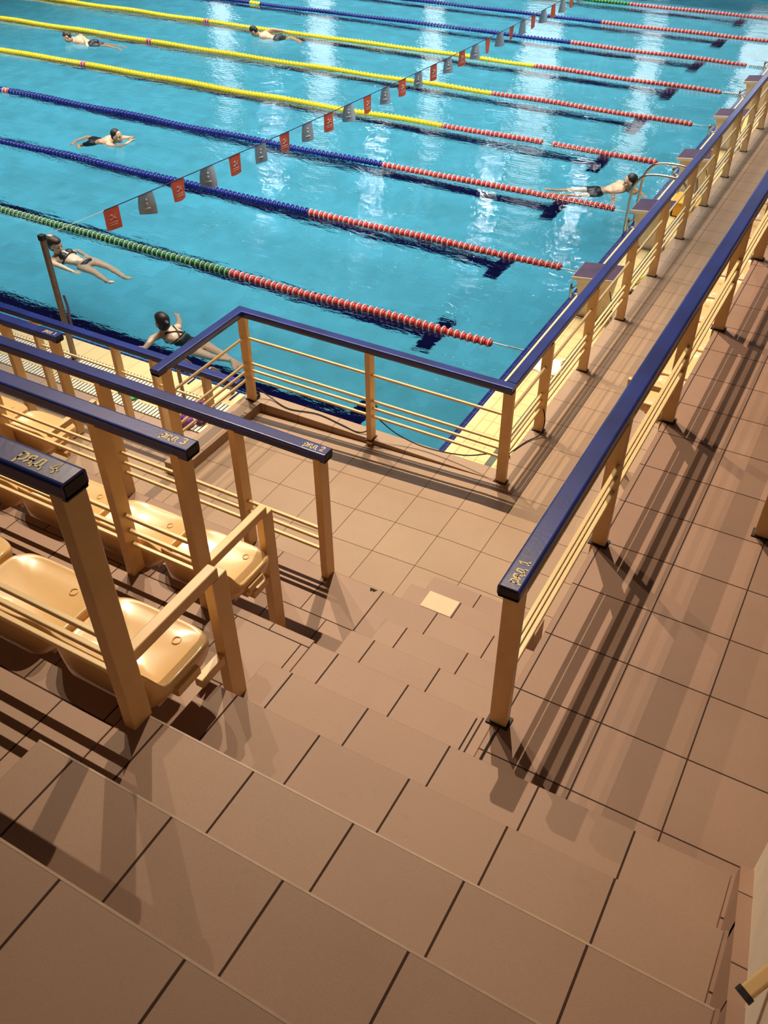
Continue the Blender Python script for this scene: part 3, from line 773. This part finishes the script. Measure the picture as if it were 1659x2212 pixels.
for xx in (-3.17, -2.74):
    mb = MB(); mb.tube(smooth_path([(xx, -2.69, -1.1), (xx, -2.695, -.1), (xx, -2.71, .06), (xx, -2.78, .24), (xx, -2.88, .42), (xx, -2.98, .56), (xx, -3.07, .62), (xx, -3.13, .52), (xx, -3.13, .3), (xx, -3.12, .1)]), .023, 10, up=(1, 0, 0)); put('handrail', mb, 'pole_steel', t)
for z in (-.25, -.55, -.85):
    mb = MB(); mb.box((-3.17, -2.67, z - .012), (-2.74, -2.60, z + .012)); put('tread', mb, 'steel', t)

# ------------------------------------------------------------------ small things on the decks
mb = MB(); mb.tube(smooth_path([(-1.50, -3.78, 1.16), (-1.35, -3.76, 1.075), (-1.1, -3.82, 1.062), (-.8, -3.76, 1.062), (-.5, -3.80, 1.062), (-.3, -3.83, 1.06), (-.2, -3.80, 1.10), (-.165, -3.815, 1.27), (-.12, -3.81, 1.30), (.1, -3.79, 1.16), (.4, -3.77, 1.09), (.8, -3.78, 1.15), (1.08, -3.80, 1.285), (1.16, -3.81, 1.30)]), .006, 6)
tag(put('cable', mb, 'cable'), 'thin black cable looped along the foot of the platform rail', 'cable')
mb = MB(); mb.tube(smooth_path([(1.24, -2.98, 1.32), (1.27, -2.99, 1.2), (1.26, -3.05, 1.08), (1.18, -3.2, 1.06), (1.12, -3.42, 1.06), (1.14, -3.5, 1.07)]), .006, 6)
tag(put('cable', mb, 'cable'), 'short black cable hanging at the second walkway rail post', 'cable')
mb = MB()
for i in range(3): mb.tube([(-1.53 + .05 * math.cos(a), -3.79 + .045 * math.sin(a), 1.062 + .012 * i + .004 * math.sin(3 * a)) for a in [2 * math.pi * q / 20 for q in range(21)]], .005, 5)
tag(put('cable_coil', mb, 'cable'), 'small coil of black cable at the platform corner post', 'cable')
def blob(name, mat, pts, z0, z1, label, cat, bev=.01):
    mb = MB(); mb.prism(pts, z0, z1); o = put(name, mb, mat, None, bevel=bev); return tag(o, label, cat)
# white wet cloth on the end deck
mb = MB(); nx_, ny_ = 12, 12; V = []; F_ = []; rn = random.Random(5)
for e in (0, .006):
    for a_ in range(nx_ + 1):
        for b_ in range(ny_ + 1):
            u, v = a_ / nx_, b_ / ny_
            V.append((.20 + .34 * u + .04 * math.sin(6 * v), -.52 + .42 * v + .03 * math.sin(7 * u), .1 + e + (.012 * (1 + math.sin(9 * u + 4 * v)) if 0 < a_ < nx_ and 0 < b_ < ny_ else 0)))
q = (nx_ + 1) * (ny_ + 1)
for a_ in range(nx_):
    for b_ in range(ny_):
        i0 = a_ * (ny_ + 1) + b_; F_.append((q + i0, q + i0 + ny_ + 1, q + i0 + ny_ + 2, q + i0 + 1)); F_.append((i0, i0 + 1, i0 + ny_ + 2, i0 + ny_ + 1))
mb.add(V, F_, True); tag(put('towel', mb, 'towel_white'), 'crumpled white towel on the yellow end deck', 'towel')
t = thing('storage_crate', (.62, 5.35, .1), 'orange plastic crate on the end deck behind the far ladder', 'crate')
mb = MB(); 
for a_, b_ in (((.42, 5.0, .1), (.90, 5.03, .34)), ((.42, 5.42, .1), (.90, 5.45, .34)), ((.42, 5.0, .1), (.45, 5.45, .34)), ((.87, 5.0, .1), (.90, 5.45, .34)), ((.42, 5.0, .1), (.90, 5.45, .12))): mb.box(a_, b_)
put('tub', mb, 'orange_box', t, bevel=.004)
mb = MB(); mb.box((.40, 4.98, .33), (.92, 5.47, .35)); put('lid', mb, 'orange_box', t, bevel=.006)
t = thing('folded_wiper', (.75, 2.9, .1), 'yellow green and black floor wiper on the end deck', 'floor wiper')
mb = MB(); mb.tube([(.62, 2.2, .13), (.86, 3.1, .16)], .018, 8); put('handle', mb, 'lime_tape', t)
mb = MB(); mb.box((.56, 2.02, .1), (.84, 2.1, .15)); put('blade', mb, 'black_rubber', t, bevel=.006)
mb = MB(); mb.box((.74, 3.1, .12), (1.0, 3.17, .18)); put('grip', mb, 'black_rubber', t, bevel=.01)
def float_toy(x, y, rz, col, label, cat, nm):
    mb = MB()
    for s_ in (-1, 1): mb.lathe([(-.055, 0), (-.055, .05), (-.03, .062), (.03, .062), (.055, .05), (.055, 0)], 14, 'x', (s_ * .06, 0, .062))
    mb.box((-.05, -.03, .02), (.05, .03, .09)); o = put(nm, mb, col, None, bevel=.0); o.location = (x, y, .1); o.rotation_euler = (0, 0, rz); return tag(o, label, cat)
for i, (x, y, rz, lb) in enumerate(((-3.08, -3.38, .2, 'purple foam pull buoy, leftmost on the deck by the platform'), (-2.88, -3.20, 1.1, 'purple foam pull buoy, farther back by the platform kerb'), (-2.83, -3.52, -.2, 'purple foam pull buoy nearest the rear grating'), (-2.68, -3.34, 1.4, 'purple foam pull buoy, rightmost beside the kerb'))):
    float_toy(x, y, rz, 'purple_foam', lb, 'pull buoy', 'pull_buoy')['group'] = 'purple pull buoys by the platform'
blob('kickboard', 'green_foam', [(-3.98, -3.40), (-3.70, -3.47), (-3.66, -3.38), (-3.72, -3.31), (-3.95, -3.27), (-4.0, -3.33)], .101, .135, 'green foam kickboard on the deck behind the front rail', 'kickboard', .012)
blob('flip_flop', 'black_rubber', [(-4.62, -3.33), (-4.40, -3.38), (-4.38, -3.32), (-4.60, -3.26)], .1, .125, 'dark slipper lying on the deck strip left of the green board', 'slipper', .008)
mb = MB(); mb.sweep(smooth_path([(-4.93, -3.04, 1.0), (-4.90, -3.05, .85), (-4.93, -3.04, .7), (-4.90, -3.06, .5)]), rrect(.05, .003, .001, 1), up=(0, 1, 0)); tag(put('ribbon', mb, 'bluish_ribbon'), 'pale blue ribbon hanging beside the brass coloured pole', 'ribbon')
# chip in the landing tile and loose grit
mb = MB(); mb.prism([(1.235, -6.205), (1.29, -6.205), (1.272, -6.232), (1.262, -6.222), (1.25, -6.235)], 1.8195, 1.8215)
o = struct('trim_7', mb, 'dirt', cat='chipped tile')

# ------------------------------------------------------------------ swimmers
def sphere_vf(c, rx, ry, rz, M=None, nu=14, nv=9):
    V = []; F_ = []
    V.append((0, 0, 1))
    for j in range(1, nv):
        th = math.pi * j / nv
        for i in range(nu):
            ph = 2 * math.pi * i / nu; V.append((math.sin(th) * math.cos(ph), math.sin(th) * math.sin(ph), math.cos(th)))
    V.append((0, 0, -1))
    for i in range(nu): F_.append((0, 1 + i, 1 + (i + 1) % nu))
    for j in range(nv - 2):
        for i in range(nu):
            a = 1 + j * nu + i; b = 1 + j * nu + (i + 1) % nu; F_.append((a, a + nu, b + nu, b))
    L = len(V) - 1; o = 1 + (nv - 2) * nu
    for i in range(nu): F_.append((L, o + (i + 1) % nu, o + i))
    out = []
    for v in V:
        p = Vector((v[0] * rx, v[1] * ry, v[2] * rz))
        if M is not None: p = M @ p
        out.append(Vector(c) + p)
    return out, F_
class Blob(MB):
    def ball(s, c, rx, ry=None, rz=None, M=None): v, f = sphere_vf(c, rx, ry or rx, rz or rx, M); s.add(v, f); return s
    def limb(s, pts, rads):
        for i in range(len(pts) - 1):
            a, b = Vector(pts[i]), Vector(pts[i + 1]); n = max(2, int((b - a).length / (min(rads[i], rads[i + 1]) * .45)) + 1)
            for j in range(n + 1):
                t_ = j / n; s.ball(a.lerp(b, t_), rads[i] + (rads[i + 1] - rads[i]) * t_)
        return s
def fuse(mb, voxel, smooth=4, name='body'):
    me = mb.mesh(name); o = bpy.data.objects.new('tmp', me); COL.objects.link(o)
    m_ = o.modifiers.new('r', 'REMESH'); m_.mode = 'VOXEL'; m_.voxel_size = voxel; m_.use_smooth_shade = True
    s_ = o.modifiers.new('s', 'SMOOTH'); s_.iterations = smooth; s_.factor = .5
    dg = bpy.context.evaluated_depsgraph_get(); dg.update()
    out = bpy.data.meshes.new_from_object(o.evaluated_get(dg)); out.name = name
    bpy.data.objects.remove(o); bpy.data.meshes.remove(me)
    out.polygons.foreach_set('use_smooth', [True] * len(out.polygons)); return out
def hand(B, w, d, n, side, curl=.25, sc_=1.0):
    """w wrist, d pointing direction, n back-of-hand normal"""
    w = Vector(w); d = Vector(d).normalized(); n = Vector(n); n = (n - d * n.dot(d)).normalized(); l = d.cross(n).normalized() * side
    pc = w + d * .05 * sc_
    for k in range(4):
        o_ = l * (.030 - .020 * k) * sc_
        B.limb([w + o_ * .6, w + d * .085 * sc_ + o_], [.016 * sc_, .0125 * sc_])
        L = (.066, .076, .071, .056)[k] * sc_
        k1 = w + d * .085 * sc_ + o_; k2 = k1 + (d - n * curl).normalized() * L * .5 + o_ * .05; k3 = k2 + (d - n * curl * 2.4).normalized() * L * .5
        B.limb([k1, k2, k3], [.0105 * sc_, .0092 * sc_, .0078 * sc_])
    b0 = w + d * .025 * sc_ + l * .026 * sc_
    b1 = b0 + (d * .7 + l * .75).normalized() * .042 * sc_; b2 = b1 + (d * .95 + l * .3 - n * .2).normalized() * .034 * sc_
    B.limb([b0, b1, b2], [.0145 * sc_, .0115 * sc_, .009 * sc_])
def foot(B, a, d, n, side):
    a = Vector(a); d = Vector(d).normalized(); n = Vector(n).normalized(); l = d.cross(n).normalized()
    B.limb([a - d * .02, a + d * .07, a + d * .15], [.037, .036, .028]); B.limb([a + d * .10 + l * .022, a + d * .17 + l * .028], [.024, .019]); B.limb([a + d * .10 - l * .022, a + d * .165 - l * .03], [.023, .016])
    for k in range(5):
        o_ = l * (.034 - .016 * k) * side; B.limb([a + d * .155 + o_, a + d * (.205 - .009 * k) + o_], [.013 - .001 * k, .011 - .001 * k])
def person(up_dir, J, label, female=False, skin='skin', hair='hair_dark', suit='trunks', look=None, bun=False, group=None, hsc=1.12, KS=1.1):
    J = dict(J); Wd = {k: Vector(v) for k, v in J.items() if not k.startswith('_')}
    loc = Vector((Wd['pelvis'].x, Wd['pelvis'].y, Wd['pelvis'].z))
    X = (Wd['neck'] - Wd['pelvis']).normalized(); Z = Vector(up_dir); Z = (Z - X * Z.dot(X)).normalized(); Y = Z.cross(X).normalized()
    if (Wd['lsh'] - Wd['rsh']).dot(Y) < 0:
        for q in ('sh', 'elb', 'wri', 'kne', 'ank'): Wd['l' + q], Wd['r' + q] = Wd['r' + q], Wd['l' + q]
    def W(p): return X * p[0] + Y * p[1] + Z * p[2]
    class BB(Blob):
        def ball(s, c, rx, ry=None, rz=None, M=None): return Blob.ball(s, c, rx * KS, (ry or rx) * KS, (rz or rx) * KS, M)
    B = BB(); k_ = .90 if female else 1.0; hp = .105 if female else .095
    G = {k: v - loc for k, v in Wd.items()}
    T_ = G['neck'] - G['pelvis']; G['chest'] = G['pelvis'] + T_ * .68; G['waist'] = G['pelvis'] + T_ * .32
    G['lhip'] = W((-.03, hp * KS, 0)); G['rhip'] = W((-.03, -hp * KS, 0))
    Mx = Matrix((X, Y, Z)).transposed()
    def ell(c, a, b, cc): B.ball(c, a, b, cc, Mx)
    ell(G['pelvis'], .12, .155 * (1.02 if female else 1), .105); ell(G['pelvis'].lerp(G['waist'], .6), .12, .132 * k_, .095)
    ell(G['waist'].lerp(G['chest'], .35), .13, .145 * k_, .100); ell(G['chest'], .155, .170 * k_, .112)
    ell(G['chest'].lerp(G['neck'], .35), .11, .175 * k_, .095)
    B.limb([G['lsh'], G['rsh']], [.064 * k_, .064 * k_])
    B.limb([G['chest'].lerp(G['neck'], .6), G['neck'], G['neck'].lerp(G['head'], .6)], [.075, .058 * k_, .052 * k_])
    for s_ in (-1, 1):  # buttocks
        B.ball(G['pelvis'] + W((-.04, s_ * .065, J.get('_dorsal', 1) * .045)), .088)
        B.limb([G['neck'], G['lsh' if s_ > 0 else 'rsh']], [.05, .056])
    if female:
        for s_ in (-1, 1): B.ball(G['chest'] + W((.01, s_ * .072, -J.get('_dorsal', 1) * .07)), .062)
    for s_, c in ((1, 'l'), (-1, 'r')):
        B.limb([G[c + 'sh'], G[c + 'elb'], G[c + 'wri']], [.060 * k_, .042 * k_, .028 * k_])
        B.limb([G[c + 'sh'].lerp(G[c + 'elb'], .25), G[c + 'sh'].lerp(G[c + 'elb'], .6)], [.058 * k_, .050 * k_])
        B.limb([G[c + 'elb'], G[c + 'elb'].lerp(G[c + 'wri'], .35)], [.043 * k_, .042 * k_])
        dd = G[c + 'wri'] - G[c + 'elb']
        hand(B, G[c + 'wri'], dd, J.get('_hn', W((0, 0, J.get('_dorsal', 1)))), s_, J.get('_curl', .25))
        B.limb([G[c + 'hip'], G[c + 'kne'], G[c + 'ank']], [.092, .056, .036])
        B.limb([G[c + 'hip'].lerp(G[c + 'kne'], .2), G[c + 'hip'].lerp(G[c + 'kne'], .6)], [.088, .070])
        B.limb([G[c + 'kne'].lerp(G[c + 'ank'], .12), G[c + 'kne'].lerp(G[c + 'ank'], .4)], [.052, .055])
        sd = (G[c + 'ank'] - G[c + 'kne']).normalized(); fd = (sd * .85 - W((0, 0, J.get('_dorsal', 1))) * .5)
        foot(B, G[c + 'ank'], fd, W((0, 0, 1)), s_)
    # head frame: f forward (face), u crown, l left
    f = Vector(look if look else W((.9, 0, .3))).normalized(); nu_ = (G['head'] - G['neck']).normalized()
    u = Vector(J.get('_crown', nu_)); u = (u - f * u.dot(f)).normalized(); l = u.cross(f).normalized()
    H = G['head']; Mh = Matrix((f, l, u)).transposed(); S = hsc; B.__class__ = Blob
    def hp_(a, b, c): return H + (f * a + l * b + u * c) * S
    B.ball(hp_(-.012, 0, .028), .098 * S, .078 * S, .092 * S, Mh); B.ball(hp_(.022, 0, -.045), .066 * S, .056 * S, .066 * S, Mh)
    B.ball(hp_(.058, 0, -.086), .026 * S, .028 * S, .022 * S, Mh)
    B.limb([hp_(.078, 0, .012), hp_(.098, 0, -.028)], [.010 * S, .0155 * S]); B.ball(hp_(.094, 0, -.034), .014 * S, .018 * S, .011 * S, Mh)
    for s_ in (-1, 1):
        B.ball(hp_(-.008, s_ * .079, -.008), .022 * S, .011 * S, .032 * S, Mh); B.ball(hp_(.052, s_ * .042, -.025), .028 * S, .026 * S, .024 * S, Mh)
        B.limb([hp_(.078, s_ * .014, .022), hp_(.068, s_ * .052, .022)], [.011 * S, .010 * S])
    root = bpy.data.objects.new('person', None); COL.objects.link(root); root.empty_display_size = .3; root.location = loc
    root.matrix_world = Matrix.Translation(loc)
    tag(root, label, 'person', group)
    def part(nm, me, mat):
        if not me.materials: me.materials.append(MATS[mat])
        o = bpy.data.objects.new(nm, me); COL.objects.link(o); o.parent = root; return o
    part('body', fuse(B, .0075, 3), skin)
    # hair
    HB = Blob(); HB.ball(hp_(-.030, 0, .046), .094 * S, .085 * S, .092 * S, Mh); HB.ball(hp_(-.052, 0, .0), .064 * S, .075 * S, .07 * S, Mh)
    if female:
        HB.ball(hp_(-.04, 0, -.03), .062 * S, .078 * S, .06 * S, Mh); HB.ball(hp_(.012, 0, .075), .076 * S, .074 * S, .05 * S, Mh)
    if bun: HB.ball(hp_(-.13, 0, .045), .038); HB.ball(hp_(-.155, 0, .05), .026)
    part('hair', fuse(HB, .007, 2, 'hair'), hair)
    E_ = Blob()
    for s_ in (-1, 1):
        e = MB(); v, ff = sphere_vf(hp_(.079, s_ * .031, -.001), .008, .013, .006, Mh, 10, 6); e.add(v, ff, True); part('eye', e.mesh('eye'), 'hair_dark')
        e = MB(); e.tube([hp_(.084, s_ * .014, .024), hp_(.083, s_ * .032, .031), hp_(.070, s_ * .052, .026)], .0045, 6, up=tuple(u)); part('eyebrow', e.mesh('eyebrow'), hair)
    e = MB(); e.tube([hp_(.073, -.022, -.064), hp_(.085, 0, -.060), hp_(.073, .022, -.064)], .006, 6, up=tuple(u)); part('lips', e.mesh('lips'), 'lips')
    # swimwear
    sd_ = J.get('_dorsal', 1)
    if suit == 'trunks':
        T = BB(); T.ball(G['pelvis'], .118, .168, .118, Mx); T.ball(G['pelvis'].lerp(G['waist'], .25), .07, .160, .112, Mx)
        for s_, c in ((1, 'l'), (-1, 'r')):
            T.ball(G['pelvis'] + W((-.04, s_ * .065, sd_ * .045)), .097); T.limb([G[c + 'hip'], G[c + 'hip'].lerp(G[c + 'kne'], .38)], [.105, .098])
        part('swim_trunks', fuse(T, .008, 3, 'swim_trunks'), 'swim_black')
    else:
        T = BB(); T.ball(G['pelvis'], .085, .166, .114, Mx)
        for s_ in (-1, 1): T.ball(G['pelvis'] + W((-.035, s_ * .05, sd_ * .045)), .084)
        if suit == 'onepiece':
            T.ball(G['pelvis'].lerp(G['waist'], .6), .12, .140, .104, Mx); T.ball(G['waist'].lerp(G['chest'], .35), .10, .15, .108, Mx)
        part('swimsuit', fuse(T, .008, 3, 'swimsuit'), 'swim_black')
        T = BB()
        for s_ in (-1, 1): T.ball(G['chest'] + W((.01, s_ * .072, -sd_ * .073)), .067)
        mb = MB()
        n_ = 40; dz = sd_
        ring = []
        for i in range(n_ + 1):
            a_ = 2 * math.pi * i / n_; ring.append(G['chest'] + W((-.045, .172 * KS * k_ * math.cos(a_), .116 * KS * math.sin(a_))))
        T.limb(ring[:n_], [.011] * n_)
        for s_, c in ((1, 'l'), (-1, 'r')):
            a0 = G['chest'] + W((.03, s_ * .10, -sd_ * .125)); a1 = G['chest'].lerp(G['neck'], .75) + W((.0, s_ * .11, -sd_ * .05)); a2 = G['chest'].lerp(G['neck'], .75) + W((.01, s_ * .105, sd_ * .075)); a3 = G['chest'] + W((.03, 0, sd_ * .13)); a4 = G['chest'] + W((-.04, s_ * .06, sd_ * .128))
            T.limb([a0, a1, a2, a3, a4], [.010] * 5)
        part('bikini_top', fuse(T, .0065, 2, 'bikini_top'), 'swim_black')
    return root
UPV = (0, 0, 1)
person(UPV, dict(neck=(-7.602, -0.785, 0.000), pelvis=(-7.092, -0.710, -0.120), head=(-7.552, -0.821, 0.191), lsh=(-7.508, -0.590, -0.027), lelb=(-7.583, -0.395, -0.170), lwri=(-7.343, -0.464, -0.160), lkne=(-6.690, -0.620, -0.150), lank=(-6.270, -0.760, -0.150), rsh=(-7.543, -0.993, -0.035), relb=(-7.292, -1.053, 0.000), rwri=(-7.002, -1.070, -0.020), rkne=(-6.724, -0.897, -0.094), rank=(-6.357, -1.033, -0.079), _dorsal=-1, _crown=(-.25, -.05, 1)),
       'person floating on their back in a black bikini beside the green lane rope', female=True, skin='skin_pale', hair='hair_brown', suit='bikini', look=(.88, .05, -.12))
person((.25, .1, .9), dict(neck=(-4.535, -1.854, 0.020), pelvis=(-4.125, -1.773, -0.265), head=(-4.508, -1.916, 0.200), lsh=(-4.608, -2.043, -0.033), lelb=(-4.555, -2.277, -0.061), lwri=(-4.769, -2.321, -0.089), lkne=(-3.756, -1.915, -0.242), lank=(-3.389, -1.893, -0.171), rsh=(-4.498, -1.654, -0.026), relb=(-4.633, -1.468, -0.102), rwri=(-4.822, -1.278, -0.203), rkne=(-3.730, -1.763, -0.238), rank=(-3.388, -1.901, -0.173), _dorsal=1, _crown=(-.1, 0, 1)),
       'person in a black swimsuit swimming away behind the front rail, dark hair in a bun', female=True, skin='skin_pale', suit='onepiece', look=(-.9, .35, .05), bun=True, KS=1.08)
person(UPV, dict(neck=(-10.419, 3.653, 0.030), pelvis=(-10.884, 3.552, -0.144), head=(-10.280, 3.573, 0.136), lsh=(-10.451, 3.855, -0.014), lelb=(-10.332, 4.060, -0.060), lwri=(-10.230, 3.834, -0.030), lkne=(-11.317, 3.750, -0.250), lank=(-11.274, 3.375, -0.150), rsh=(-10.429, 3.452, -0.026), relb=(-10.206, 3.522, -0.086), rwri=(-10.148, 3.717, -0.003), rkne=(-11.167, 3.388, -0.367), rank=(-10.996, 3.173, -0.113), _dorsal=1, _crown=(0, 0, 1)),
       'person with short dark hair swimming towards the right between the blue ropes', look=(.9, .12, -.02))
person(UPV, dict(neck=(-0.651, 6.056, 0.030), pelvis=(-1.083, 5.852, -0.139), head=(-0.567, 5.949, 0.166), lsh=(-0.477, 5.946, -0.004), lelb=(-0.478, 6.182, -0.060), lwri=(-0.300, 5.959, -0.035), lkne=(-1.273, 5.505, -0.118), lank=(-1.613, 5.350, -0.120), rsh=(-0.815, 6.201, 0.008), relb=(-0.820, 5.888, -0.097), rwri=(-0.753, 5.711, -0.209), rkne=(-1.428, 5.670, -0.073), rank=(-1.761, 5.504, -0.112), _dorsal=-1, _crown=(.15, .1, 1)),
       'person in black trunks floating on their back towards the far ladder', look=(-.92, -.35, -.10))
person(UPV, dict(neck=(-16.863, 9.155, 0.030), pelvis=(-16.241, 9.190, -0.042), head=(-16.928, 8.990, 0.113), lsh=(-16.829, 9.363, 0.061), lelb=(-16.539, 9.195, 0.089), lwri=(-16.307, 9.029, 0.029), lkne=(-15.906, 9.399, -0.121), lank=(-15.437, 9.392, -0.086), rsh=(-16.738, 9.115, -0.137), relb=(-17.056, 9.223, -0.145), rwri=(-17.338, 9.282, -0.186), rkne=(-15.867, 9.294, -0.151), rank=(-15.408, 9.200, -0.112), _dorsal=1, _crown=(-1, -.3, .5)),
       'person in black trunks swimming crawl at the far left beyond a yellow rope', look=(-.35, -.5, -.75), hair='hair_brown')
person(UPV, dict(neck=(-12.703, 11.863, 0.030), pelvis=(-12.203, 11.952, -0.054), head=(-12.791, 11.721, 0.132), lsh=(-12.616, 12.054, 0.063), lelb=(-12.321, 11.948, 0.184), lwri=(-12.176, 12.191, 0.118), lkne=(-12.032, 12.309, -0.129), lank=(-11.608, 12.107, -0.095), rsh=(-12.512, 11.770, -0.040), relb=(-12.804, 11.928, -0.094), rwri=(-13.064, 12.046, -0.148), rkne=(-11.990, 12.270, -0.179), rank=(-11.594, 12.022, -0.125), _dorsal=1, _crown=(-1, -.3, .5)),
       'person in black trunks swimming crawl with an arm raised by the top yellow rope', look=(-.5, -.2, -.8))
